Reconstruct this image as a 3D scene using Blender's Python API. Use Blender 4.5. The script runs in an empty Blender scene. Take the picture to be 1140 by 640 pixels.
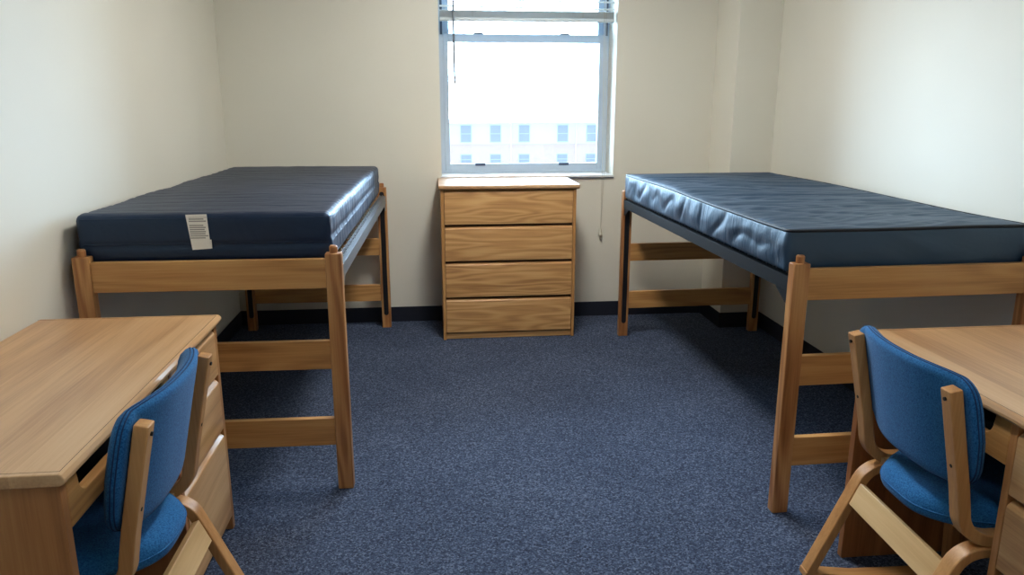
import bpy, bmesh, math, random
from mathutils import Vector, Matrix, noise
random.seed(7)
COL = bpy.context.scene.collection
PI = math.pi

# ------------------------------------------------------------------ materials
def srgb(r, g, b):
    f = lambda c: (c/255/12.92) if c/255 <= .04045 else ((c/255+.055)/1.055)**2.4
    return (f(r), f(g), f(b), 1)

def new_mat(name):
    m = bpy.data.materials.new(name); m.use_nodes = True
    nt = m.node_tree; b = nt.nodes['Principled BSDF']
    return m, nt, b

def N(nt, t, **kw):
    n = nt.nodes.new(t)
    for k, v in kw.items():
        if k in n.inputs: n.inputs[k].default_value = v
        else: setattr(n, k, v)
    return n

def mathn(nt, op, a, b=None, clamp=False):
    n = nt.nodes.new('ShaderNodeMath'); n.operation = op; n.use_clamp = clamp
    for i, v in enumerate((a, b)):
        if v is None: continue
        if isinstance(v, (int, float)): n.inputs[i].default_value = v
        else: nt.links.new(v, n.inputs[i])
    return n.outputs[0]

def ramp(nt, fac, stops):
    n = nt.nodes.new('ShaderNodeValToRGB')
    e = n.color_ramp.elements
    while len(e) < len(stops): e.new(.5)
    for i, (p, c) in enumerate(stops): e[i].position = p; e[i].color = c
    nt.links.new(fac, n.inputs[0]); return n.outputs[0]

def bump(nt, b, h, strength, dist):
    n = nt.nodes.new('ShaderNodeBump'); n.inputs['Strength'].default_value = strength; n.inputs['Distance'].default_value = dist
    nt.links.new(h, n.inputs['Height']); nt.links.new(n.outputs[0], b.inputs['Normal'])

def plain(name, col, rough=.5, metal=0, spec=.5, sheen=0, coat=0):
    m, nt, b = new_mat(name)
    b.inputs['Base Color'].default_value = col; b.inputs['Roughness'].default_value = rough
    b.inputs['Metallic'].default_value = metal; b.inputs['Specular IOR Level'].default_value = spec
    b.inputs['Sheen Weight'].default_value = sheen; b.inputs['Coat Weight'].default_value = coat
    return m

def wood(name, axis, dark, mid, light, rough=.38, figure=1.0, fine=1.0, cath=9.0, spec=.5, blocks=0, along=.8, across=7):
    """oak: slow figure bands along the grain axis, fine pores, per-board offset"""
    m, nt, b = new_mat(name)
    L = nt.links.new
    tc = N(nt, 'ShaderNodeTexCoord'); oi = N(nt, 'ShaderNodeObjectInfo')
    mp = N(nt, 'ShaderNodeMapping')
    mul = nt.nodes.new('ShaderNodeVectorMath'); mul.operation = 'MULTIPLY_ADD'
    comb = N(nt, 'ShaderNodeCombineXYZ')
    r1 = mathn(nt, 'MULTIPLY', oi.outputs['Random'], 37.)
    for i in range(3): L(r1, comb.inputs[i])
    add = nt.nodes.new('ShaderNodeVectorMath'); add.operation = 'ADD'
    L(tc.outputs['Object'], add.inputs[0]); L(comb.outputs[0], add.inputs[1])
    def scaled(al, ac):
        s = [ac, ac, ac]; s[axis] = al
        q = N(nt, 'ShaderNodeMapping'); q.inputs['Scale'].default_value = s
        L(add.outputs[0], q.inputs[0]); return q.outputs[0]
    n1 = N(nt, 'ShaderNodeTexNoise'); n1.inputs['Scale'].default_value = 1; n1.inputs['Detail'].default_value = 1.5
    L(scaled(along, across), n1.inputs['Vector'])
    w = mathn(nt, 'SINE', mathn(nt, 'MULTIPLY', n1.outputs[0], cath*6.28))
    w = mathn(nt, 'MULTIPLY_ADD', w, .5); nt.nodes[-1].inputs[2].default_value = .5
    n2 = N(nt, 'ShaderNodeTexNoise'); n2.inputs['Scale'].default_value = 1; n2.inputs['Detail'].default_value = 4
    L(scaled(5, 190), n2.inputs['Vector'])
    n3 = N(nt, 'ShaderNodeTexNoise'); n3.inputs['Scale'].default_value = 1; n3.inputs['Detail'].default_value = 3
    L(scaled(1.6, 22), n3.inputs['Vector'])
    f = mathn(nt, 'MULTIPLY', w, .34*figure)
    f = mathn(nt, 'ADD', f, mathn(nt, 'MULTIPLY', n2.outputs[0], .45*fine))
    f = mathn(nt, 'ADD', f, mathn(nt, 'MULTIPLY', n3.outputs[0], .55))
    if blocks:
        # staves glued side by side, each with its own tone
        sx = N(nt, 'ShaderNodeSeparateXYZ'); L(tc.outputs['Object'], sx.inputs[0])
        ac = [0, 1, 2]; ac.remove(axis); a0 = ac[0]
        st = mathn(nt, 'FLOOR', mathn(nt, 'MULTIPLY', sx.outputs[a0], blocks))
        wn = N(nt, 'ShaderNodeTexWhiteNoise'); wn.noise_dimensions = '1D'; L(st, wn.inputs['W'])
        f = mathn(nt, 'ADD', f, mathn(nt, 'MULTIPLY', mathn(nt, 'SUBTRACT', wn.outputs['Value'], .5), .22))
    f = mathn(nt, 'ADD', f, mathn(nt, 'MULTIPLY', mathn(nt, 'SUBTRACT', oi.outputs['Random'], .5), .10))
    c = ramp(nt, f, [(.28, dark), (.62, mid), (1.0, light)])
    L(c, b.inputs['Base Color'])
    b.inputs['Roughness'].default_value = rough; b.inputs['Specular IOR Level'].default_value = spec
    bump(nt, b, n2.outputs[0], .12, .001)
    return m

OAK = (srgb(156, 106, 58), srgb(196, 144, 86), srgb(216, 170, 110))
POST = (srgb(130, 80, 44), srgb(176, 120, 72), srgb(206, 156, 100))
TOP = (srgb(166, 122, 84), srgb(202, 160, 116), srgb(218, 182, 140))
w_rail = wood('oak_rail', 0, *OAK, figure=.6)
w_post = wood('oak_post', 2, *POST, figure=1.1, cath=8, along=1.1, across=9)
w_desktop = wood('oak_desktop', 1, *TOP, rough=.3, figure=.35, cath=5, blocks=11)
w_deskside = wood('oak_desk_panel', 2, srgb(134, 84, 48), srgb(174, 118, 70), srgb(196, 144, 92), figure=.6, cath=5)
w_apron = wood('oak_apron', 1, *OAK, figure=.5)
w_ddrawer = wood('oak_desk_drawer', 1, srgb(158, 112, 68), srgb(198, 152, 102), srgb(218, 178, 130), rough=.32, figure=.7, cath=6)
w_cdrawer = wood('oak_chest_drawer', 0, srgb(146, 100, 56), srgb(194, 146, 92), srgb(218, 176, 122), figure=.8, cath=8, along=1.3, across=11)
w_cside = wood('oak_chest_panel', 2, *OAK, figure=.5)
w_ctop = wood('oak_chest_top', 0, *TOP, rough=.38, figure=.4)
w_chair = wood('beech_bentwood', 2, srgb(166, 112, 62), srgb(200, 148, 92), srgb(218, 172, 118), figure=.25, fine=.8)
w_runner = wood('beech_runner', 0, srgb(166, 112, 62), srgb(200, 148, 92), srgb(218, 172, 118), figure=.25, fine=.8)
w_board = wood('maple_board', 1, srgb(186, 146, 96), srgb(216, 180, 130), srgb(228, 198, 152), figure=.6, cath=3, fine=.5)

def wall_mat(name, col):
    m, nt, b = new_mat(name)
    tc = N(nt, 'ShaderNodeTexCoord')
    n = N(nt, 'ShaderNodeTexNoise', Scale=1.3, Detail=2.0); nt.links.new(tc.outputs['Object'], n.inputs['Vector'])
    d = tuple(x*.955 for x in col[:3])+(1,)
    nt.links.new(ramp(nt, n.outputs[0], [(.35, d), (.65, col)]), b.inputs['Base Color'])
    n2 = N(nt, 'ShaderNodeTexNoise', Scale=220., Detail=3.0); nt.links.new(tc.outputs['Object'], n2.inputs['Vector'])
    bump(nt, b, n2.outputs[0], .12, .002)
    b.inputs['Roughness'].default_value = .55
    b.inputs['Specular IOR Level'].default_value = .35
    return m
m_wall = wall_mat('cream_wall_paint', srgb(226, 223, 211))
m_ceil = wall_mat('white_ceiling', srgb(232, 230, 224))

def carpet_mat():
    m, nt, b = new_mat('navy_loop_carpet'); L = nt.links.new
    tc = N(nt, 'ShaderNodeTexCoord')
    v = N(nt, 'ShaderNodeTexVoronoi', Scale=190.); L(tc.outputs['Object'], v.inputs['Vector'])
    n = N(nt, 'ShaderNodeTexNoise', Scale=95., Detail=3.0, Roughness=.7); L(tc.outputs['Object'], n.inputs['Vector'])
    sep = N(nt, 'ShaderNodeSeparateColor'); L(v.outputs['Color'], sep.inputs[0])
    big = N(nt, 'ShaderNodeTexNoise', Scale=2.2, Detail=3.0); L(tc.outputs['Object'], big.inputs['Vector'])
    f = mathn(nt, 'ADD', mathn(nt, 'MULTIPLY', sep.outputs[0], .5), mathn(nt, 'MULTIPLY', n.outputs[0], .5))
    f = mathn(nt, 'ADD', f, mathn(nt, 'MULTIPLY', mathn(nt, 'SUBTRACT', big.outputs[0], .5), .18))
    c = ramp(nt, f, [(.2, srgb(38, 44, 60)), (.45, srgb(60, 70, 92)), (.62, srgb(78, 90, 114)), (.85, srgb(118, 129, 150))])
    L(c, b.inputs['Base Color']); b.inputs['Roughness'].default_value = .95
    b.inputs['Specular IOR Level'].default_value = .15
    h = mathn(nt, 'SUBTRACT', mathn(nt, 'MULTIPLY', n.outputs[0], 1.), v.outputs['Distance'])
    bump(nt, b, h, .6, .005)
    return m
m_carpet = carpet_mat()

def fabric(name, c0, c1, scale=260., rough=.9, sheen=.3, b_str=.4):
    m, nt, b = new_mat(name); L = nt.links.new
    tc = N(nt, 'ShaderNodeTexCoord')
    n = N(nt, 'ShaderNodeTexNoise', Scale=scale, Detail=3.0, Roughness=.7); L(tc.outputs['Object'], n.inputs['Vector'])
    L(ramp(nt, n.outputs[0], [(.35, c0), (.65, c1)]), b.inputs['Base Color'])
    b.inputs['Roughness'].default_value = rough; b.inputs['Sheen Weight'].default_value = sheen
    b.inputs['Specular IOR Level'].default_value = .2
    bump(nt, b, n.outputs[0], b_str, .002)
    return m
m_chair_fab = fabric('blue_wool_upholstery', srgb(18, 76, 128), srgb(46, 116, 172), sheen=.08)

def ticking(name, base, rough, kind, spec=.6, tint=(.45, .68, 1.0, 1)):
    m, nt, b = new_mat(name); L = nt.links.new
    b.inputs['Specular Tint'].default_value = tint
    tc = N(nt, 'ShaderNodeTexCoord')
    b.inputs['Base Color'].default_value = base; b.inputs['Roughness'].default_value = rough
    b.inputs['Specular IOR Level'].default_value = spec
    mp = N(nt, 'ShaderNodeMapping'); L(tc.outputs['Object'], mp.inputs[0])
    mp.inputs['Scale'].default_value = (2.5, 17, 5) if kind == 'wrinkle' else (5, 24, 6)
    n = N(nt, 'ShaderNodeTexNoise', Scale=1.0, Detail=4.0, Roughness=.55, Distortion=.6); L(mp.outputs[0], n.inputs['Vector'])
    f = N(nt, 'ShaderNodeTexNoise', Scale=500., Detail=1.0); L(tc.outputs['Object'], f.inputs['Vector'])
    h = mathn(nt, 'ADD', n.outputs[0], mathn(nt, 'MULTIPLY', f.outputs[0], .02))
    bump(nt, b, h, .32 if kind == 'wrinkle' else .35, .02)
    return m
m_vinyl = ticking('blue_nylon_mattress_cover', srgb(28, 54, 80), .5, 'wrinkle', 1.0, (.68, .86, 1.0, 1))
m_navy = ticking('navy_quilted_mattress_cover', srgb(9, 17, 44), .45, 'quilt', .9)
m_piping = plain('dark_piping', srgb(16, 20, 32), .6)
m_steel_dark = plain('dark_painted_steel', srgb(10, 10, 14), .6, .0, .2)
m_steel_grey = plain('grey_galvanised_steel', srgb(120, 124, 128), .42, .75)
m_black = plain('black_slotted_metal', srgb(14, 14, 20), .5)
m_spring = plain('spring_steel', srgb(150, 150, 150), .3, 1)
m_rubber = plain('navy_rubber_baseboard', srgb(22, 26, 40), .55)
m_alu = plain('grey_blue_window_aluminium', srgb(184, 200, 217), .45)
m_track = plain('dark_window_track', srgb(70, 84, 106), .5)
m_latch = plain('slate_plastic_latch', srgb(70, 80, 104), .5)
m_sill = plain('white_painted_sill', srgb(230, 232, 234), .4)
m_seam = plain('navy_seam_piping', srgb(12, 52, 96), .9)
m_gap = plain('dark_shadow_gap_board', srgb(70, 46, 28), .8)
m_screw = plain('black_screw', srgb(30, 26, 24), .4, .5)
m_white = plain('white_painted_metal', srgb(226, 228, 226), .4)
m_clear = plain('pale_cord', srgb(200, 198, 184), .6)
m_dark_in = plain('dark_drawer_interior', srgb(58, 50, 46), .7)

def blind_mat():
    m, nt, b = new_mat('white_blind_vinyl')
    b.inputs['Base Color'].default_value = srgb(232, 236, 236); b.inputs['Roughness'].default_value = .4
    tl = N(nt, 'ShaderNodeBsdfTranslucent'); tl.inputs[0].default_value = srgb(226, 230, 230)
    mx = N(nt, 'ShaderNodeMixShader'); mx.inputs[0].default_value = .3
    out = nt.nodes['Material Output']
    nt.links.new(b.outputs[0], mx.inputs[1]); nt.links.new(tl.outputs[0], mx.inputs[2]); nt.links.new(mx.outputs[0], out.inputs[0])
    return m
m_blind = blind_mat()

def wand_mat():
    m, nt, b = new_mat('grey_wand'); b.inputs['Base Color'].default_value = srgb(120, 128, 140); b.inputs['Roughness'].default_value = .4
    return m
m_wand = wand_mat()

def glass_mat():
    m = bpy.data.materials.new('clear_window_glass'); m.use_nodes = True; nt = m.node_tree
    nt.nodes.clear()
    o = N(nt, 'ShaderNodeOutputMaterial'); t = N(nt, 'ShaderNodeBsdfTransparent'); g = N(nt, 'ShaderNodeBsdfGlossy', Roughness=.0)
    t.inputs[0].default_value = (.93, .96, .96, 1)
    mx = N(nt, 'ShaderNodeMixShader'); fr = N(nt, 'ShaderNodeFresnel', IOR=1.45)
    nt.links.new(fr.outputs[0], mx.inputs[0]); nt.links.new(t.outputs[0], mx.inputs[1]); nt.links.new(g.outputs[0], mx.inputs[2])
    nt.links.new(mx.outputs[0], o.inputs[0]); return m
m_glass = glass_mat()

def tag_mat():
    m, nt, b = new_mat('printed_care_tag'); L = nt.links.new
    tc = N(nt, 'ShaderNodeTexCoord'); s = N(nt, 'ShaderNodeSeparateXYZ'); L(tc.outputs['Generated'], s.inputs[0])
    z = mathn(nt, 'MULTIPLY', s.outputs[2], 17.)
    row = mathn(nt, 'FLOOR', z)
    stripe = mathn(nt, 'GREATER_THAN', mathn(nt, 'FRACT', z), .45)
    wn = N(nt, 'ShaderNodeTexWhiteNoise'); wn.noise_dimensions = '1D'; L(row, wn.inputs['W'])
    keep = mathn(nt, 'GREATER_THAN', wn.outputs['Value'], .25)
    end = mathn(nt, 'MULTIPLY_ADD', wn.outputs['Value'], .3); nt.nodes[-1].inputs[2].default_value = .6
    a = mathn(nt, 'LESS_THAN', s.outputs[0], end)
    a2 = mathn(nt, 'GREATER_THAN', s.outputs[0], .12)
    zz = mathn(nt, 'MULTIPLY', mathn(nt, 'GREATER_THAN', s.outputs[2], .24), mathn(nt, 'LESS_THAN', s.outputs[2], .92))
    wv = N(nt, 'ShaderNodeTexNoise', Scale=1., Detail=2.0); mp = N(nt, 'ShaderNodeMapping'); mp.inputs['Scale'].default_value = (900, 1, 400)
    L(tc.outputs['Object'], mp.inputs[0]); L(mp.outputs[0], wv.inputs['Vector'])
    f = stripe
    for q in (keep, a, a2, zz): f = mathn(nt, 'MULTIPLY', f, q)
    f = mathn(nt, 'MULTIPLY', f, mathn(nt, 'MULTIPLY_ADD', wv.outputs[0], 1.2, True))
    c = ramp(nt, f, [(0, srgb(246, 243, 234)), (1, srgb(160, 156, 150))])
    L(c, b.inputs['Base Color']); b.inputs['Roughness'].default_value = .7
    return m
m_tag = tag_mat()

# ------------------------------------------------------------------ mesh helpers
def link(name, me, mat, parent=None, smooth=False):
    o = bpy.data.objects.new(name, me); COL.objects.link(o)
    if mat: me.materials.append(mat)
    if smooth:
        for p in me.polygons: p.use_smooth = True
    if parent: o.parent = parent
    return o

class MB:
    """collects shapes into one bmesh, becomes ONE mesh object"""
    def __init__(s): s.bm = bmesh.new()
    def box(s, x0, x1, y0, y1, z0, z1, bev=0, seg=2, skip=None):
        b = bmesh.new(); bmesh.ops.create_cube(b, size=1)
        for v in b.verts:
            v.co = Vector(((x0+x1)/2+v.co.x*(x1-x0), (y0+y1)/2+v.co.y*(y1-y0), (z0+z1)/2+v.co.z*(z1-z0)))
        if bev: bmesh.ops.bevel(b, geom=b.edges[:], offset=bev, segments=seg, affect='EDGES', profile=.5)
        s.merge(b); return s
    def prism(s, pts, axis, a0, a1, bev=0, seg=2):
        """2D polygon extruded along an axis; pts in the two other axes in order"""
        b = bmesh.new()
        def P(p, a):
            c = [0, 0, 0]; oth = [i for i in range(3) if i != axis]
            c[axis] = a; c[oth[0]] = p[0]; c[oth[1]] = p[1]; return c
        A = [b.verts.new(P(p, a0)) for p in pts]; B = [b.verts.new(P(p, a1)) for p in pts]
        b.faces.new(A); b.faces.new(B)
        n = len(pts)
        for i in range(n): b.faces.new((A[i], A[(i+1) % n], B[(i+1) % n], B[i]))
        bmesh.ops.recalc_face_normals(b, faces=b.faces[:])
        if bev:
            es = [e for e in b.edges if len(e.link_faces) == 2 and e.calc_face_angle(0) > .6]
            bmesh.ops.bevel(b, geom=es, offset=bev, segments=seg, affect='EDGES', profile=.5)
        s.merge(b); return s
    def strip(s, path, thick, y0, y1, bev=.003):
        """bentwood strip: centre line in x,z with a thickness, wide in y"""
        n = len(path); up, dn = [], []
        for i, p in enumerate(path):
            a = Vector(path[max(i-1, 0)]); c = Vector(path[min(i+1, n-1)])
            t = (c-a).normalized(); nn = Vector((-t.y, t.x))*(thick/2); p = Vector(p)
            up.append(tuple(p+nn)); dn.append(tuple(p-nn))
        return s.prism(up+dn[::-1], 1, y0, y1, bev, 2)
    def cyl(s, p0, p1, r, r1=None, n=24, caps=True):
        p0, p1 = Vector(p0), Vector(p1); d = p1-p0
        b = bmesh.new(); bmesh.ops.create_cone(b, cap_ends=caps, segments=n, radius1=r, radius2=r if r1 is None else r1, depth=d.length)
        q = d.to_track_quat('Z', 'Y').to_matrix().to_4x4()
        bmesh.ops.transform(b, matrix=Matrix.Translation((p0+p1)/2) @ q, verts=b.verts[:])
        s.merge(b); return s
    def tube(s, pts, r, n=8, closed=False):
        pts = [Vector(p) for p in pts]; m = len(pts); rings = []; b = bmesh.new(); prev = None
        for i, p in enumerate(pts):
            a = pts[(i-1) % m] if (closed or i) else p; c = pts[(i+1) % m] if (closed or i < m-1) else p
            t = (c-a).normalized()
            ref = prev if prev else (Vector((0, 0, 1)) if abs(t.z) < .9 else Vector((1, 0, 0)))
            u = (ref-t*ref.dot(t)).normalized(); w = t.cross(u); prev = u
            rings.append([b.verts.new(p+(u*math.cos(2*PI*k/n)+w*math.sin(2*PI*k/n))*r) for k in range(n)])
        for i in range(m if closed else m-1):
            A, B = rings[i], rings[(i+1) % m]
            for k in range(n): b.faces.new((A[k], A[(k+1) % n], B[(k+1) % n], B[k]))
        if not closed: b.faces.new(rings[0][::-1]); b.faces.new(rings[-1])
        s.merge(b); return s
    def merge(s, b):
        bmesh.ops.recalc_face_normals(b, faces=b.faces[:])
        me = bpy.data.meshes.new('x'); b.to_mesh(me); b.free(); s.bm.from_mesh(me); bpy.data.meshes.remove(me)
    def build(s, name, mat, parent=None, smooth=False, sharp=20):
        me = bpy.data.meshes.new(name); s.bm.to_mesh(me); s.bm.free()
        o = link(name, me, mat, parent, smooth)
        if not smooth and len(me.polygons) > 6:
            for p in me.polygons: p.use_smooth = True
            me.set_sharp_from_angle(angle=math.radians(sharp))
        return o

def soft_box(dims, r, res, disp=None):
    """rounded box surface on a fine grid (x,y,z centred), with a displacement function(p, n)->Vector"""
    hx, hy, hz = [d/2 for d in dims]
    nx, ny, nz = [max(2, int(round(d/q))) for d, q in zip(dims, res)]
    bm = bmesh.new(); V = {}
    def vert(i, j, k):
        key = (i, j, k)
        if key not in V:
            V[key] = bm.verts.new((-hx+2*hx*i/nx, -hy+2*hy*j/ny, -hz+2*hz*k/nz))
        return V[key]
    for i in range(nx):
        for j in range(ny):
            bm.faces.new((vert(i, j, 0), vert(i, j+1, 0), vert(i+1, j+1, 0), vert(i+1, j, 0)))
            bm.faces.new((vert(i, j, nz), vert(i+1, j, nz), vert(i+1, j+1, nz), vert(i, j+1, nz)))
    for i in range(nx):
        for k in range(nz):
            bm.faces.new((vert(i, 0, k), vert(i+1, 0, k), vert(i+1, 0, k+1), vert(i, 0, k+1)))
            bm.faces.new((vert(i, ny, k), vert(i, ny, k+1), vert(i+1, ny, k+1), vert(i+1, ny, k)))
    for j in range(ny):
        for k in range(nz):
            bm.faces.new((vert(0, j, k), vert(0, j, k+1), vert(0, j+1, k+1), vert(0, j+1, k)))
            bm.faces.new((vert(nx, j, k), vert(nx, j+1, k), vert(nx, j+1, k+1), vert(nx, j, k+1)))
    for v in bm.verts:
        p = v.co.copy()
        q = Vector((max(-hx+r, min(hx-r, p.x)), max(-hy+r, min(hy-r, p.y)), max(-hz+r, min(hz-r, p.z))))
        d = p-q
        if d.length > 1e-9:
            n = d.normalized(); p = q+n*r
        else: n = Vector((0, 0, 1 if p.z > 0 else -1))
        if disp: p = p+disp(p, n)
        v.co = p
    return bm

def bm_obj(name, bm, mat, parent=None, smooth=True):
    me = bpy.data.meshes.new(name); bm.to_mesh(me); bm.free()
    return link(name, me, mat, parent, smooth)

def thing(name, label, cat, loc=(0, 0, 0), rz=0, group=None):
    o = bpy.data.objects.new(name, None); COL.objects.link(o); o.empty_display_size = .1
    o.location = loc; o.rotation_euler = (0, 0, rz); o['label'] = label; o['category'] = cat
    if group: o['group'] = group
    return o
def structure(o): o['kind'] = 'structure'; return o
def copy_tree(o, parent=None):
    c = o.copy(); COL.objects.link(c)
    if parent: c.parent = parent
    for ch in [x for x in bpy.data.objects if x.parent == o]: copy_tree(ch, c)
    return c

# ------------------------------------------------------------------ room
WL, WR, WY, WF, ZC = -1.2755, 2.112, 4.9505, -.75, 2.62
WX0, WX1, WZ0, WZ1 = .062, 1.192, .958, 2.36     # window opening
GY = 5.19                                        # window frame plane
structure(MB().box(WL-.15, WR+.15, WF-.15, WY+.3, -.12, 0).build('floor', m_carpet))
structure(MB().box(WL-.15, WR+.15, WF-.15, WY+.3, ZC, ZC+.15).build('ceiling', m_ceil))
structure(MB().box(WL-.15, WL, WF-.15, WY+.3, 0, ZC).build('wall_left', m_wall))
structure(MB().box(WR, WR+.15, WF-.15, WY+.3, 0, ZC).build('wall_right', m_wall))
wb = MB()
wb.box(WL, WX0, WY, WY+.3, 0, ZC); wb.box(WX1, WR, WY, WY+.3, 0, ZC)
wb.box(WX0, WX1, WY, WY+.3, 0, WZ0-.001); wb.box(WX0, WX1, WY, WY+.3, WZ1, ZC)
structure(wb.build('wall_back', m_wall))
PX, PY = 1.8452, 4.5835
structure(MB().box(PX, WR, PY, WY, 0, ZC, .002, 1).build('wall_corner_pillar', m_wall))
# wall behind the camera with its door opening
DX0, DX1, DZ = -.35, .56, 2.06
wf = MB()
wf.box(WL, DX0, WF-.15, WF, 0, ZC); wf.box(DX1, WR, WF-.15, WF, 0, ZC); wf.box(DX0, DX1, WF-.15, WF, DZ, ZC)
structure(wf.build('wall_front', m_wall))
dr = structure(MB().box(DX0+.04, DX1-.04, WF-.10, WF-.055, .006, DZ-.04, .002).build('door_1', w_deskside))
dh = MB(); dh.cyl((DX0+.1, WF-.055, 1), (DX0+.1, WF-.005, 1), .011); dh.cyl((DX0+.1, WF-.008, 1), (DX0+.21, WF-.008, 1), .009)
dh.build('door_handle', m_steel_grey, dr)
tf = MB(); tf.box(DX0, DX0+.04, WF-.12, WF+.012, 0, DZ); tf.box(DX1-.04, DX1, WF-.12, WF+.012, 0, DZ); tf.box(DX0+.04, DX1-.04, WF-.12, WF+.012, DZ-.04, DZ)
structure(tf.build('trim_1', m_steel_grey))
BB, BT = .1004, .006
structure(MB().box(WL+BT, PX-BT, WY-BT, WY, 0, BB, .0015, 1).build('baseboard_back', m_rubber))
structure(MB().box(WL, WL+BT, WF, WY, 0, BB, .0015, 1).build('baseboard_left', m_rubber))
structure(MB().box(WR-BT, WR, WF, PY-BT, 0, BB, .0015, 1).build('baseboard_right', m_rubber))
bp = MB(); bp.box(PX-BT, WR, PY-BT, PY, 0, BB, .0015, 1); bp.box(PX-BT, PX, PY, WY, 0, BB, .0015, 1)
structure(bp.build('baseboard_pillar', m_rubber))
bf = MB(); bf.box(WL+BT, DX0, WF, WF+BT, 0, BB); bf.box(DX1, WR-BT, WF, WF+BT, 0, BB)
structure(bf.build('baseboard_front', m_rubber))

# window: outer frame, two sashes, panes, latches, sill
win = structure(thing('window_1', '', ''))
del win['label']; del win['category']
FW = .035
fo = MB()
fo.box(WX0, WX0+FW, GY-.02, GY+.05, WZ0+.004, WZ1, .002); fo.box(WX1-FW, WX1, GY-.02, GY+.05, WZ0+.004, WZ1, .002)
fo.box(WX0+FW, WX1-FW, GY-.02, GY+.05, WZ1-.05, WZ1, .002); fo.box(WX0+FW, WX1-FW, GY-.03, GY+.05, WZ0+.004, WZ0+.026, .002)
fo.build('window_frame', m_alu, win)
tr = MB(); tr.box(WX0+.012, WX0+.026, GY-.024, GY-.0195, 1.86, WZ1-.06); tr.box(WX1-.026, WX1-.012, GY-.024, GY-.0195, 1.86, WZ1-.06)
tr.build('window_track', m_track, win)
MZ = 1.835
def sash(x0, x1, y0, y1, z0, z1, sw, bw, tw):
    s = MB()
    s.box(x0, x0+sw, y0, y1, z0, z1, .003); s.box(x1-sw, x1, y0, y1, z0, z1, .003)
    s.box(x0+sw, x1-sw, y0, y1, z0, z0+bw, .003); s.box(x0+sw, x1-sw, y0, y1, z1-tw, z1, .003)
    f = s.build('sash', m_alu, win)
    MB().box(x0+sw, x1-sw, (y0+y1)/2-.002, (y0+y1)/2+.002, z0+bw, z1-tw).build('window_pane', m_glass, f)
    return f
lo = sash(WX0+FW-.005, WX1-FW+.002, GY-.028, GY+.008, WZ0+.024, MZ+.03, .032, .048, .05)
hi = sash(WX0+FW, WX1-FW, GY+.010, GY+.044, MZ-.02, WZ1-.05, .034, .05, .04)
for x in (WX0+.265, WX0+.835):
    MB().box(x-.034, x+.034, GY-.036, GY-.027, WZ0+.058, WZ0+.075, .002).build('tilt_latch', m_latch, lo)
    MB().box(x-.036, x+.028, GY-.024, GY+.004, MZ+.031, MZ+.040, .002).build('sash_lock', m_latch, lo)
sl = MB(); sl.box(WX0, WX1, WY, GY-.031, WZ0-.001, WZ0+.010, .002); sl.box(WX0-.005, WX1+.003, WY-.016, WY, WZ0-.005, WZ0+.010, .002)
sl.build('window_sill', m_sill, win)
st = MB(); st.box(WX0-.005, WX1+.003, WY-.0135, WY-.0005, WZ0-.011, WZ0-.0055); st.build('sill_edge_trim', m_latch, win)

# ------------------------------------------------------------------ raised blind
bl = thing('window_blind', 'raised white slatted blind with long wand hanging in the window opening', 'window blind', (.625, WY+.055, 0))
BX = .555
MB().box(-BX-.003, BX+.003, -.022, .028, 2.318, 2.356, .003).build('headrail', m_white, bl)
def slat_mb(z, tilt=0):
    s = MB(); pts = [(-.024, z-.001), (-.012, z+.0025), (0, z+.0038), (.012, z+.0025), (.024, z-.001), (.024, z-.0022), (.012, z+.0013), (0, z+.0026), (-.012, z+.0013), (-.024, z-.0022)]
    return s.prism(pts, 0, -BX, BX)
s0 = None
zz = 2.012
k = 0
base_slat = slat_mb(0).build('slat', m_blind, bl); base_slat.location.z = zz; base_slat.rotation_euler = (.3, .009, 0)
while zz < 2.27:
    zz += .043
    c = base_slat.copy(); COL.objects.link(c); c.parent = bl; c.location.z = zz
# gathered slats on the bottom rail
g = MB()
g.box(-BX, BX, -.026, .026, 1.928, 1.948, .004)
br = g.build('bottom_rail', m_blind, bl)
for q in range(10):
    c = base_slat.copy(); COL.objects.link(c); c.parent = bl; c.location.z = 1.951+q*.0043; c.rotation_euler = (0, 0, 0)
MB().cyl((-.472, -.034, 2.33), (-.468, -.04, 1.545), .0075, n=10).build('wand', m_wand, bl)
for x in (-.35, .35):
    for y in (-.024, .024): MB().cyl((x, y, 1.95), (x, y, 2.33), .0008, n=5).build('ladder_cord', m_clear, bl)
cd = MB(); cd.cyl((.482, -.032, 2.33), (.490, -.076, .985), .0016, n=6); cd.cyl((.490, -.076, .985), (.489, -.078, .60), .0016, n=6)
cd = cd.build('pull_cord', m_clear, bl)
cd2 = MB(); cd2.cyl((.494, -.034, 2.33), (.502, -.078, .985), .0012, n=6); cd2.cyl((.502, -.078, .985), (.490, -.078, .61), .0012, n=6)
cd2.build('pull_cord', m_clear, bl)
tz = MB()
for (a, b_, r1, r2) in ((.612, .590, .004, .011), (.590, .572, .011, .0125), (.572, .560, .0125, .009)):
    tz.cyl((.489, -.078, a), (.489, -.078, b_), r1, r2, n=14)
tz.build('cord_tassel', m_clear, cd)

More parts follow.
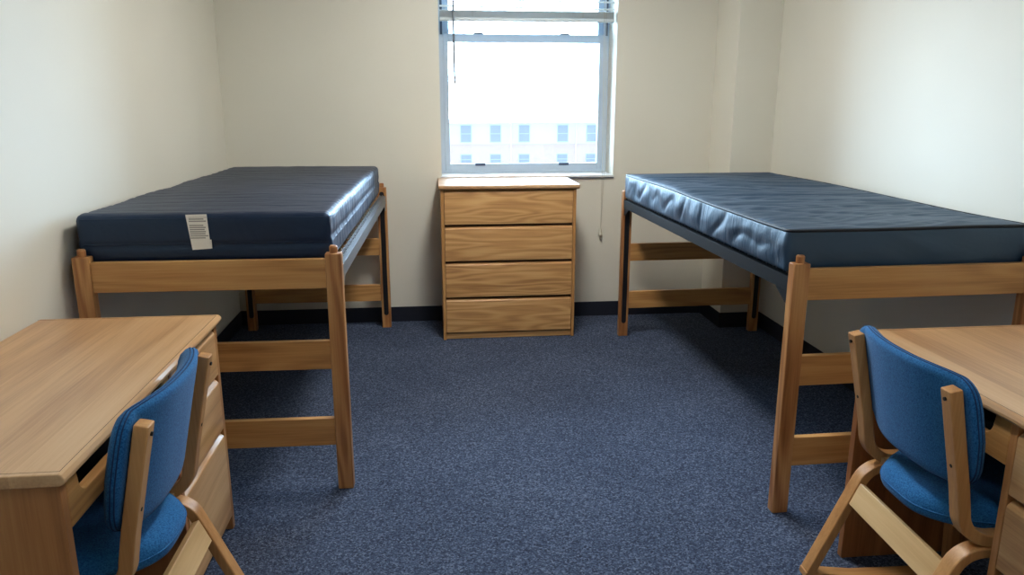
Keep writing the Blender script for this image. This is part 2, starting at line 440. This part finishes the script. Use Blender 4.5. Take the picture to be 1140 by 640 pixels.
# ------------------------------------------------------------------ beds
BW, BL, PW, PD, BH = .915, 2.173, .0578, .0405, .914
RZ = (.179, .481, .786); RH = .108
def make_bed(label, loc, rz, sgn, steel, name='bed_frame'):
    """u runs from the room-side edge toward the wall (sgn -1 = toward -x); v toward the window"""
    t = thing(name, label, 'bed', loc, rz, 'wooden bed frames along the side walls')
    X = lambda u0, u1: (sgn*u0, sgn*u1) if sgn > 0 else (sgn*u1, sgn*u0)
    for u0 in (0, BW-PW):
        for v0, inner in ((0, 1), (BL-PD, -1)):
            x0, x1 = X(u0, u0+PW)
            m = MB(); m.box(x0, x1, v0, v0+PD, 0, BH, .004, 2)
            p = m.build('post', w_post, t)
            pc = MB(); xc = (x0+x1)/2
            pc.cyl((xc, v0+PD/2, BH-.002), (xc, v0+PD/2, BH+.021), .0145, n=20); pc.cyl((xc, v0+PD/2, BH+.021), (xc, v0+PD/2, BH+.026), .0145, .011, n=20)
            pc.build('peg', w_post, p)
            yf = v0+PD if inner > 0 else v0
            ss = MB(); y0, y1 = (yf, yf+.0015) if inner > 0 else (yf-.0015, yf)
            zs0, zs1, hw = .085, .888, .0145; prof = []
            for i in range(9): a = PI*i/8; prof.append((xc+hw*math.cos(a), zs1-hw+hw*math.sin(a)))
            for i in range(9): a = PI+PI*i/8; prof.append((xc+hw*math.cos(a), zs0+hw+hw*math.sin(a)))
            ss.prism(prof, 1, y0, y1)
            s_ = ss.build('slotted_strip', m_black, p)
    for v0 in (.007, BL-.007-.026):
        for z in RZ:
            x0, x1 = X(PW-.001, BW-PW+.001)
            MB().box(x0, x1, v0, v0+.026, z, z+RH, .003, 2).build('end_rail', w_rail, t)
    # steel side angles with gusset brackets at the ends
    for side in (0, 1):
        uo = .004 if side == 0 else BW-.004
        d = 1 if side == 0 else -1
        m = MB()
        zt, zb = .862, .812
        x0, x1 = sorted((sgn*uo, sgn*(uo+d*.003))); m.box(x0, x1, PD+.002, BL-PD-.002, zb, zt, .0008, 1)
        x0, x1 = sorted((sgn*uo, sgn*(uo+d*.038))); m.box(x0, x1, PD+.002, BL-PD-.002, zt-.003, zt, .0008, 1)
        for (va, vb) in ((PD+.002, PD+.13), (BL-PD-.002, BL-PD-.13)):
            pts = [(va, zt-.01), (vb, zt-.01), (vb, zb+.004), (va+(vb-va)*.75, zb), (va+(vb-va)*.12, zb-.045), (va, zb-.045)]
            x0, x1 = sorted((sgn*(uo+d*.003), sgn*(uo+d*.0062)))
            m.prism(pts, 0, x0, x1)
        sr = m.build('side_rail', steel, t)
        # link springs hooked over the angle
        n = 26
        proto = None
        for i in range(n):
            v = PD+.06+(BL-2*PD-.12)*i/(n-1)
            if proto is None:
                pts = []
                for q in range(37):
                    a = q*PI/6; pts.append((sgn*(uo+d*(.012+.045*q/36)), .0048*math.cos(a), zt+.0062+.0048*math.sin(a)))
                proto = MB().tube(pts, .0013, 5).build('coil_spring', m_spring, sr); o = proto
            else:
                o = proto.copy(); COL.objects.link(o); o.parent = sr
            o.location.y = v
    # woven wire deck between the springs
    m = MB()
    x0, x1 = X(.06, BW-.06)
    for i in range(26):
        v = PD+.06+(BL-2*PD-.12)*i/25
        m.box(x0, x1, v-.0012, v+.0012, .8652, .8676)
    for i in range(9):
        x = x0+(x1-x0)*i/8; m.box(x-.0012, x+.0012, PD+.06, BL-PD-.06, .863, .8652)
    m.build('wire_deck', m_spring, t)
    return t

LB = (-.3268, 2.672, 0); LA = -.0175
RB = (1.183, 2.331, 0); RA = .0182
make_bed('oak bed frame along the left wall under the thick navy mattress with a white tag', LB, LA, -1, m_steel_grey)
make_bed('oak bed frame along the right wall carrying the wrinkled blue mattress', RB, RA, 1, m_steel_dark)

def place(loc, rz, u, v, z):
    c, s = math.cos(rz), math.sin(rz)
    return (loc[0]+u*c-v*s, loc[1]+u*s+v*c, z)

# left mattress: thick, softly rounded, quilted, seam half way up
MLx, MLy, MLz = .875, 2.03, .180
def disp_left(p, n):
    d = Vector((0, 0, 0))
    nz = noise.noise(Vector((p.x*3.0, p.y*20, 1.3)))
    if n.z > .3: d.z += .0022*nz*n.z + .0014*math.sin(p.y*9.5+.6*math.sin(p.x*5))*(1-(abs(p.y)/(MLy/2))**6) + .002*noise.noise(Vector((p.x*14, p.y*5, 9))) + .008*(1-(abs(p.x)/(MLx/2))**2)*(1-(abs(p.y)/(MLy/2))**4) - .0022*max(0, math.cos(p.y*2*PI/.105))**6
    if abs(n.x) > .5:
        d.x += n.x*(.0045*noise.noise(Vector((p.y*22, p.z*9, 4)))-.002*max(0, math.cos(p.y*2*PI/.105))**4)
        d.x -= n.x*.006*math.exp(-((p.z-.004)/.006)**2)
    if abs(n.y) > .5:
        d.y -= n.y*.005*math.exp(-((p.z+.022)/.006)**2)
        d.y += n.y*.002*noise.noise(Vector((p.x*9, p.z*9, 2)))
    if n.z < 0: d.z = 0
    return d
lm = thing('mattress', 'thick dark navy quilted mattress with a white tag on the left bed', 'mattress', place(LB, LA, -.474, .046+MLy/2, .8755), LA, 'mattresses on the two beds')
b = soft_box((MLx, MLy, MLz), .026, (.02, .011, .011), disp_left)
for v in b.verts: v.co.z += MLz/2
lmb = bm_obj('mattress_body', b, m_navy, lm)
def loop_pts(hx, hy, r, z, n=8, zf=None):
    pts = []
    for (cx, cy, a0) in ((hx-r, hy-r, 0), (-hx+r, hy-r, PI/2), (-hx+r, -hy+r, PI), (hx-r, -hy+r, 3*PI/2)):
        for i in range(n+1):
            a = a0+PI/2*i/n; pts.append((cx+r*math.cos(a), cy+r*math.sin(a), z))
    out = []
    for i, p in enumerate(pts):
        q = pts[(i+1) % len(pts)]; L = math.dist(p, q); k = max(1, int(L/.03))
        for j in range(k):
            x = p[0]+(q[0]-p[0])*j/k; y = p[1]+(q[1]-p[1])*j/k
            out.append((x, y, z+(zf(x, y) if zf else 0)))
    return out
MB().tube(loop_pts(MLx/2-.003, MLy/2-.003, .027, .074), .003, 6, closed=True).build('seam', m_navy, lmb, smooth=True)
MB().tube(loop_pts(MLx/2-.0025, MLy/2-.0025, .028, .162), .0022, 6, closed=True).build('seam', m_navy, lmb, smooth=True)
tg = MB(); y = -MLy/2-.0035
tg.prism([(-.059, .177), (.013, .178), (.0165, .088), (.022, .088), (.022, .056), (-.046, .052)], 1, y-.0012, y)
tgo = tg.build('care_tag', m_tag, lm); tgo['label'] = 'white care tag with rows of grey print'

# right mattress: blue nylon cover, wrinkled top, puckered sides, dark piping round the top edge
MRx, MRy, MRz = .885, 2.03, .146
def sag(x, y): return .004*math.sin(y*3.1+.5)+.003*noise.noise(Vector((x*2, y*2, 7)))
def disp_right(p, n):
    d = Vector((0, 0, 0)); top = (p.z+MRz/2)/MRz
    edge = min(1, max(0, (MRx/2-abs(p.x))/.05))*min(1, max(0, (MRy/2-abs(p.y))/.05))
    if n.z > .3:
        w = p.y*30+p.x*4.5*math.sin(p.y*1.6)+3*noise.noise(Vector((p.x*1.5, p.y*2.5, 0)))
        r_ = 1-abs(noise.noise(Vector((p.x*1.3+.8*p.y, p.y*6.5+p.x*1.6, 21))))
        d.z -= edge*.007*max(0, (r_-.80)/.20)**1.3
        d.z += edge*(0.0085*noise.noise(Vector((p.x*1.6, w, 1)))+.0025*noise.noise(Vector((p.x*5, p.y*40, 5)))) + .007*edge
    if n.z > -.3: d.z += sag(p.x, p.y)*max(0, min(1, top))
    if abs(n.x) > .5:
        a = math.sin(PI*min(1, max(0, top)))
        s = p.y+.25*(p.z)*math.sin(p.y*5)
        s += .5*p.z
        f = noise.noise(Vector((s*6, p.z*5, 3)))+.28*noise.noise(Vector((s*17, p.z*10, 8)))
        d.x += n.x*(.010*a+.010*f*a)
        # deeper tucks low on the side
        r_ = 1-abs(noise.noise(Vector((p.y*4.6+p.z*3, p.z*3.2, 31))))
        d.x -= n.x*.009*a*max(0, (r_-.80)/.20)**1.4
        d.x -= n.x*.006*a*max(0, noise.noise(Vector((p.y*7+p.z*6, p.z*16, 12)))-.15)
    if abs(n.y) > .5:
        a = math.sin(PI*min(1, max(0, top)))
        d.y += n.y*(.004*a+.005*a*noise.noise(Vector((p.x*7+p.z*9, p.z*8, 3))))
    if n.z < -.3: d.z = 0
    return d
rm = thing('mattress', 'wrinkled shiny blue mattress with dark piping round its top on the right bed', 'mattress', place(RB, RA, .4395, .052+MRy/2, .8755), RA, 'mattresses on the two beds')
b = soft_box((MRx, MRy, MRz), .010, (.016, .010, .0085), disp_right)
for v in b.verts: v.co.z += MRz/2
mb_ = bm_obj('mattress_body', b, m_vinyl, rm)
pp = loop_pts(MRx/2+.0005, MRy/2+.0005, .018, MRz-.004, zf=sag)
MB().tube(pp, .0058, 8, closed=True).build('piping', m_piping, mb_, smooth=True)

# ------------------------------------------------------------------ desks
DW, DD, DH = 1.1004, .56, .76
def make_desk(label, loc, rz):
    t = thing('desk', label, 'desk', loc, rz, 'oak study desks in front of the beds')
    hx, hy = DD/2, DW/2
    FX = hx-.017
    tp = MB()
    # top with a moulded front and side edge
    tp.prism([(-hx, DH-.026), (hx-.012, DH-.026), (hx-.004, DH-.023), (hx, DH-.017), (hx, DH-.011), (hx-.005, DH-.003), (hx-.011, DH), (-hx, DH)], 1, -hy, hy, .0025, 2)
    dt = tp.build('desktop', w_desktop, t)
    sm = MB(); sm.box(hx-.0135, hx-.0123, -hy+.0125, hy-.0125, DH-.0005, DH+.0002)
    for yy in (-hy+.0125, hy-.0137): sm.box(-hx, hx-.0135, yy, yy+.0012, DH-.0005, DH+.0002)
    sm.build('edge_seam', m_gap, dt)
    y0, y1 = -hy+.012, -hy+.037
    def side(y0, y1, toe):
        s = MB(); s.prism([(-hx+.01, 0), (FX, 0), (FX, DH-.0265), (-hx+.01, DH-.0265)], 1, y0, y1, .002, 2); return s.build('side_panel', w_deskside, t)
    side(-hy+.012, -hy+.037, 0); side(hy-.037, hy-.012, 0); side(.078, .098, 0)
    MB().box(-hx+.03, -hx+.045, -hy+.038, .077, .25, DH-.032, .001, 1).build('back_panel', w_apron, t)
    MB().box(-hx+.03, -hx+.045, .099, hy-.038, .04, DH-.032, .001, 1).build('back_panel', w_apron, t)
    # pencil drawer front with a long scooped finger opening
    ya, yb = -hy+.0375, .0775; z0, z1 = .626, DH-.027; c0, c1, cz, r = ya+.05, yb-.055, .674, .034
    pts = [(ya, z0), (yb, z0), (yb, z1), (c1+.004, z1)]
    for i in range(9): a = -PI/2*i/8; pts.append((c1-r+r*math.cos(a), cz+r+r*math.sin(a)-.0))
    for i in range(9): a = -PI/2-PI/2*i/8; pts.append((c0+r+r*math.cos(a), cz+r+r*math.sin(a)))
    pts += [(c0-.004, z1), (ya, z1)]
    pd = MB().prism(pts, 0, FX-.024, FX-.001, .003, 2).build('pencil_drawer', w_apron, t)
    tray = MB(); tray.box(-.14, FX-.031, ya+.01, yb-.01, z0+.008, z0+.018); tray.box(-.15, -.14, ya+.01, yb-.01, z0+.008, z0+.075)
    tray.box(-.14, FX-.031, ya+.01, ya+.02, z0+.018, z0+.075); tray.box(-.14, FX-.031, yb-.02, yb-.01, z0+.018, z0+.075)
    tray.build('drawer_tray', m_dark_in, pd)
    # pedestal: carcass board behind, three drawer fronts with bevelled upper lips
    MB().box(FX-.05, FX-.024, .0985, hy-.0375, .04, DH-.032).build('drawer_carcass', m_gap, t)
    for za, zb in ((.566, .722), (.376, .552), (.052, .362)):
        d = MB(); xf = FX+.002
        d.prism([(FX-.0235, za), (xf-.003, za), (xf, za+.003), (xf, zb-.016), (xf-.002, zb-.011), (FX-.012, zb), (FX-.0235, zb)], 1, .102, hy-.041, .0012, 1)
        d.build('drawer_front', w_ddrawer, t)
    return t
make_desk('oak desk standing against the left wall with its drawers farthest from the viewer', (-.9767, 1.915, 0), 0)
make_desk('oak desk on the right side with its drawers nearest the viewer', (1.549, 1.533, 0), PI)

# ------------------------------------------------------------------ chairs
def arc(cx, cz, r, a0, a1, n=10):
    return [(cx+r*math.cos(a0+(a1-a0)*i/n), cz+r*math.sin(a0+(a1-a0)*i/n)) for i in range(n+1)]
def make_chair(label, loc, rz):
    t = thing('desk_chair', label, 'chair', loc, rz, 'blue bentwood chairs at the desks')
    SY = .216
    for s in (-1, 1):
        # upright that bends forward into the seat rail
        yc = s*SY; hw = .0195
        path = [(.016, .797), (.045, .665), (.071, .545), (.081, .49)]
        path += [(x, z) for x, z in arc(.165, .492, .0835, PI+.06, 1.5*PI, 12)]
        path += [(.24, .4085), (.33, .411), (.43, .414)]
        u = MB().strip(path, .031, yc-hw, yc+hw, .0035).build('back_upright', w_chair, t)
        for (x, z) in ((.018, .772), (.0585, .603)):
            # screws let into the rear face
            nx = Vector((-1, 0, -.17)).normalized(); p = Vector((x-.0135, yc, z))
            MB().cyl(p-nx*.004, p+nx*.0035, .0046, n=12).build('screw', m_screw, u)
        # rear leg bending over under the seat rail
        yl = s*(SY+.002); hl = .0225
        lp = [(-.052, .034), (.0, .153), (.06, .2905), (.080, .3355)]
        th = math.radians(66.4); cx_, cz_0, rr_ = .080+.075*math.sin(th), .3355-.075*math.cos(th), .075
        lp += arc(cx_, cz_0, rr_, PI/2+th, PI/2, 10)[1:]
        lp += [(.20, .3805), (.30, .382), (.36, .382)]
        MB().strip(lp, .026, yl-hl, yl+hl, .0035).build('rear_leg', w_chair, t)
        # sled runner in two planes
        MB().strip([(-.068, .030), (-.02, .024), (.09, .011), (.24, .011), (.42, .011)], .020, yl-hl, yl+hl, .003).build('runner', w_runner, t)
        MB().strip([(.40, .021), (.395, .12), (.385, .26), (.372, .369)], .026, yl-hl, yl+hl, .0035).build('front_leg', w_chair, t)
    # wide cross board between the rear legs
    c = Vector((.064, .299)); d = Vector((.4, .916)).normalized(); n = Vector((d.y, -d.x))
    P = [c+d*.036+n*.010, c+d*.036-n*.010, c-d*.036-n*.010, c-d*.036+n*.010]
    MB().prism([tuple(p) for p in P], 1, -SY+.0205, SY-.0205, .002, 2).build('cross_board', w_board, t)
    MB().box(.30, .325, -SY+.018, SY-.018, .372, .394, .002).build('seat_cross_rail', w_board, t)
    MB().box(.125, .150, -SY+.018, SY-.018, .396, .418, .002).build('seat_cross_rail', w_board, t)
    # seat: rounded plan, domed cushion
    b = bmesh.new(); nr, na = 14, 72; rings = []
    def outline(a):
        # superellipse, narrower toward the back
        ca, sa = math.cos(a), math.sin(a); e = 2/3.6
        x = .232*math.copysign(abs(ca)**e, ca); y = .212*math.copysign(abs(sa)**e, sa)
        y *= 1-.34*max(0, -x/.232)**1.5
        return x, y
    prof = [(0, 1.0), (.25, 1.0), (.5, .99), (.7, .965), (.82, .92), (.9, .84), (.955, .72), (.985, .56), (1.0, .36), (1.0, .18), (.985, .06), (.95, .0), (.6, -.0), (0, .0)]
    th = .066
    vs = []
    for q, (rr, h) in enumerate(prof):
        ring = []
        if rr == 0: vs.append([b.verts.new((.284, 0, .411+th*h))]); continue
        for k in range(na):
            x, y = outline(2*PI*k/na); x *= rr; y *= rr
            z = .411+th*h+.06*x-.05*(max(0, x-.15))*0 + (.004*(y/.2)**2 if h > .3 else 0)
            ring.append(b.verts.new((.284+x, y, z)))
        vs.append(ring)
    for i in range(len(vs)-1):
        A, B = vs[i], vs[i+1]
        for k in range(na):
            k2 = (k+1) % na
            if len(A) == 1: b.faces.new((A[0], B[k], B[k2]))
            elif len(B) == 1: b.faces.new((A[k], B[0], A[k2]))
            else: b.faces.new((A[k], B[k], B[k2], A[k2]))
    bmesh.ops.recalc_face_normals(b, faces=b.faces[:])
    seat = bm_obj('seat', b, m_chair_fab, t)
    pts = []
    for k in range(na):
        x, y = outline(2*PI*k/na); pts.append((.284+x*1.002, y*1.002, .418+.018+.06*x))
    MB().tube(pts, .0022, 6, closed=True).build('seam', m_chair_fab, seat, smooth=True)
    # curved padded back: outline in (y, s), thickness and bow in x
    hw, z0, z1 = .252, .528, .826
    def bx(y, z):      # rear surface of the pad: straight behind the uprights, bowed rearwards between them
        lean = .0315+(.797-z)*.218
        ay = abs(y)/hw
        return lean + .036*(min(1, ay/.80)**2.4-1)+.0035
    def hwz(z):        # half width by height: wide at the top, tucked in at the bottom
        q = (z-z0)/(z1-z0)
        return hw*(.86+.14*min(1, q/.5)**.8)
    b = bmesh.new(); nu, nv = 46, 30; T = .040
    def front_back(side):
        g = []
        for j in range(nv+1):
            row = []
            for i in range(nu+1):
                su, sv = -1+2*i/nu, -1+2*j/nv
                # square to rounded-square map
                e = 6.0 if sv > 0 else 5.0
                m_ = max(abs(su), abs(sv)); L = (abs(su)**e+abs(sv)**e)**(1/e)
                k = (m_/L) if L > 0 else 1
                uu, vv = su*k, sv*k
                z = (z0+z1)/2+vv*(z1-z0)/2
                y = uu*hwz(z)
                edge = m_
                puff = (1-edge**7)
                xb = bx(y, z)
                z_c = z + .010*(1-min(1, abs(y)/hw)**2)*(-.5 if vv > 0 else 0)*max(0, vv)
                rim = max(0, (edge-.86)/.14)
                if side: x = xb+T+.006*puff-.010*rim**2.2
                else: x = xb+.004*rim**2.5
                row.append((x, y, z_c))
            g.append(row)
        return g
    F, Bk = front_back(1), front_back(0)
    VF = [[b.verts.new(p) for p in r] for r in F]; VB = [[b.verts.new(p) for p in r] for r in Bk]
    for j in range(nv):
        for i in range(nu):
            b.faces.new((VF[j][i], VF[j][i+1], VF[j+1][i+1], VF[j+1][i]))
            b.faces.new((VB[j][i], VB[j+1][i], VB[j+1][i+1], VB[j][i+1]))
    per = [(0, i) for i in range(nu)]+[(j, nu) for j in range(nv)]+[(nv, nu-i) for i in range(nu)]+[(nv-j, 0) for j in range(nv)]
    n_ = len(per); mid = []
    cy_, cz_ = 0, (z0+z1)/2
    loops = [[VB[j][i] for j, i in per]]
    for w, out in ((.25, .0035), (.5, .0045), (.75, .0035)):
        L_ = []
        for j, i in per:
            a, c = Vector(Bk[j][i]), Vector(F[j][i]); p = a.lerp(c, w)
            dd = Vector((0, p.y, (p.z-cz_)*1.3)).normalized(); L_.append(b.verts.new(p+dd*out))
        loops.append(L_)
    loops.append([VF[j][i] for j, i in per])
    for A, B in zip(loops, loops[1:]):
        for k in range(n_):
            b.faces.new((A[k], A[(k+1) % n_], B[(k+1) % n_], B[k]))
    bmesh.ops.recalc_face_normals(b, faces=b.faces[:])
    pad = bm_obj('backrest', b, m_chair_fab, t)
    for w in (.30, .62):
        pts = []
        for j, i in per:
            a, c = Vector(Bk[j][i]), Vector(F[j][i]); p = a.lerp(c, w)
            dd = Vector((0, p.y, (p.z-cz_)*1.3)).normalized(); pts.append(p+dd*.0042)
        MB().tube(pts, .0016, 6, closed=True).build('seam', m_seam, pad, smooth=True)
    return t
make_chair('blue upholstered bentwood chair pushed in at the left desk', (-.582, 1.722, 0), PI)
make_chair('blue upholstered bentwood chair pushed in at the right desk', (1.163, 1.728, 0), -.04)

# ------------------------------------------------------------------ chest of drawers
CW, CD, CH = .846, .4605, .9558
ch = thing('chest_of_drawers', 'four-drawer oak chest standing below the window between the beds', 'chest of drawers', (.0347, 4.480, 0), 0)
U0, U1, V0 = .012, .829, .018
m = MB(); m.prism([(.004, CH-.026), (CD, CH-.026), (CD, CH), (.004, CH), (0, CH-.005), (0, CH-.017)], 0, 0, CW, .003, 2); m.build('chest_top', w_ctop, ch)
for u in (U0, U1-.019):
    MB().box(u, u+.019, V0, CD-.004, 0, CH-.0265, .002, 2).build('side_panel', w_cside, ch)
MB().box(U0+.0195, U1-.0195, V0+.024, V0+.034, .02, CH-.0265).build('carcass', m_gap, ch)
MB().box(U0+.0195, U1-.0195, CD-.014, CD-.006, .02, CH-.0265).build('back_panel', w_cside, ch)
MB().box(U0+.0195, U1-.0195, V0+.010, V0+.0235, .004, .040, .001, 1).build('kick_board', w_cdrawer, ch)
for za, zb in ((.719, .924), (.496, .705), (.270, .482), (.045, .256)):
    d = MB(); y = V0-.001
    d.prism([(y+.003, za), (V0+.0235, za), (V0+.0235, zb), (y+.016, zb), (y+.001, zb-.011), (y, zb-.015), (y, za+.003)], 0, U0+.0215, U1-.0215, .001, 1)
    d.build('drawer_front', w_cdrawer, ch)

# ------------------------------------------------------------------ building across the way
def brick_mat():
    m, nt, b_ = new_mat('pale_red_brick'); L = nt.links.new
    tc = N(nt, 'ShaderNodeTexCoord'); mp = N(nt, 'ShaderNodeMapping'); mp.inputs['Rotation'].default_value = (PI/2, 0, 0); L(tc.outputs['Object'], mp.inputs[0])
    br = N(nt, 'ShaderNodeTexBrick', Scale=4.); L(mp.outputs[0], br.inputs['Vector'])
    br.inputs['Color1'].default_value = srgb(238, 204, 194); br.inputs['Color2'].default_value = srgb(230, 194, 184); br.inputs['Mortar'].default_value = srgb(200, 190, 184)
    L(br.outputs[0], b_.inputs['Base Color']); b_.inputs['Roughness'].default_value = .9
    return m
m_brick = brick_mat()
m_clad = plain('white_cladding', srgb(228, 232, 236), .8)
m_bglass = plain('pale_reflective_glazing', srgb(166, 168, 182), .5, 0, .5)
m_bglass2 = plain('white_window_frame', srgb(200, 206, 212), .6)
m_asphalt = plain('grey_asphalt', srgb(120, 120, 122), .9)
m_roof = plain('pale_roof_membrane', srgb(214, 216, 218), .9)
BY = 75.0
bd = thing('apartment_building', 'long pale building across the way with brick lower storeys, seen through the window', 'building', (9, BY, -9))
MB().box(-34, 36, 0, 14, 0, 6.46).build('brick_wall', m_brick, bd)
MB().box(-34, 36, -.12, 14, 6.46, 8.42).build('upper_cladding', m_clad, bd)
MB().box(-34.3, 36.3, -.35, 14.3, 8.42, 8.52).build('flat_roof', m_roof, bd)
fr0 = gl0 = None
for bx_ in [q*12.42+o_ for q in range(-2, 3) for o_ in (-5.63, -2.75, .07, 3.87)]:
    for z, hgt in ((6.62, 1.68), (4.45, 1.05), (1.4, 1.5)):
        y = -.14 if z > 6 else -.02
        w_ = MB(); w_.box(bx_-.56, bx_+.56, y-.03, y+.019, z, z+hgt); wo = w_.build('window', m_bglass2, bd)
        g_ = MB(); g_.box(bx_-.49, bx_+.49, y-.045, y-.031, z+.07, z+hgt/2-.03); g_.box(bx_-.49, bx_+.49, y-.045, y-.031, z+hgt/2+.03, z+hgt-.07)
        g_.build('glazing', m_bglass, wo)
for x in (-17.8, -1.25, 5.2, 17.9):
    MB().cyl((x, -.22, 0), (x, -.22, 8.4), .06, n=8).build('downpipe', m_clad, bd)
structure(MB().box(-90, 110, 7, 140, -9.3, -9).build('ground', m_asphalt))

# ------------------------------------------------------------------ ceiling lights
def lamp_emit(power, tone):
    m, nt, b_ = new_mat('lit_lamp_diffuser')
    b_.inputs['Base Color'].default_value = (.9, .9, .9, 1); b_.inputs['Emission Color'].default_value = tone; b_.inputs['Emission Strength'].default_value = power
    return m
def ceiling_light(x, y, label, power, tone):
    t = thing('ceiling_light', label, 'ceiling light', (x, y, ZC), 0, 'ceiling lights over the room')
    h = MB(); h.box(-.16, .16, -.62, .62, -.055, -.0005, .004); h.build('lamp_housing', m_white, t)
    MB().box(-.145, .145, -.60, .60, -.068, -.0555, .004).build('lamp_diffuser', lamp_emit(power, tone), t)
ceiling_light(.42, 3.3, 'long surface-mounted ceiling light nearest the window', 38, (1.0, .975, .91, 1))
ceiling_light(.42, .7, 'long surface-mounted ceiling light above the desks', 10, (.78, .89, 1.0, 1))

# ------------------------------------------------------------------ sky
SKY_DIM, SKY_BRIGHT = 1.8, 34.0
w = bpy.data.worlds.new('World'); bpy.context.scene.world = w; w.use_nodes = True
nt = w.node_tree; bg = nt.nodes['Background']
tc = N(nt, 'ShaderNodeTexCoord'); sp = N(nt, 'ShaderNodeSeparateXYZ'); nt.links.new(tc.outputs['Generated'], sp.inputs[0])
# bright hazy sky on the sun's side (beyond the building), much dimmer sky behind us
fy = N(nt, 'ShaderNodeMapRange'); fy.interpolation_type = 'SMOOTHSTEP'; nt.links.new(sp.outputs[1], fy.inputs[0])
fy.inputs[1].default_value = -.35; fy.inputs[2].default_value = .2; fy.inputs[3].default_value = SKY_DIM; fy.inputs[4].default_value = SKY_BRIGHT
bg.inputs[0].default_value = (.58, .78, 1.0, 1); nt.links.new(fy.outputs[0], bg.inputs[1])
po = bpy.data.lights.new('sky_portal', 'AREA'); po.shape = 'RECTANGLE'; po.size = WX1-WX0; po.size_y = WZ1-WZ0
po.cycles.is_portal = True
poo = bpy.data.objects.new('sky_portal', po); COL.objects.link(poo)
poo.location = ((WX0+WX1)/2, GY+.07, (WZ0+WZ1)/2); poo.rotation_euler = (-PI/2, 0, 0)

# ------------------------------------------------------------------ camera
cam = bpy.data.cameras.new('camera'); co = bpy.data.objects.new('camera', cam); COL.objects.link(co)
cam.sensor_width = 36; cam.lens = 841.58/1140*36; cam.clip_start = .02; cam.clip_end = 400
co.location = (0, 0, 1.433)
yaw, pitch = .10461, .24024
fwd = Vector((math.sin(yaw)*math.cos(pitch), math.cos(yaw)*math.cos(pitch), -math.sin(pitch)))
co.rotation_euler = fwd.to_track_quat('-Z', 'Y').to_euler()
sc = bpy.context.scene
sc.camera = co
sc.view_settings.view_transform = 'Standard'; sc.view_settings.look = 'None'; sc.view_settings.gamma = 1
sc.view_settings.use_curve_mapping = False; sc.view_settings.exposure = 0.16
try:
    sc.cycles.use_denoising = True; sc.cycles.denoiser = 'OPENIMAGEDENOISE'
    sc.cycles.max_bounces = 14; sc.cycles.diffuse_bounces = 8; sc.cycles.transparent_max_bounces = 12
    sc.cycles.sample_clamp_indirect = 8; sc.cycles.caustics_reflective = False; sc.cycles.caustics_refractive = False
except Exception: pass
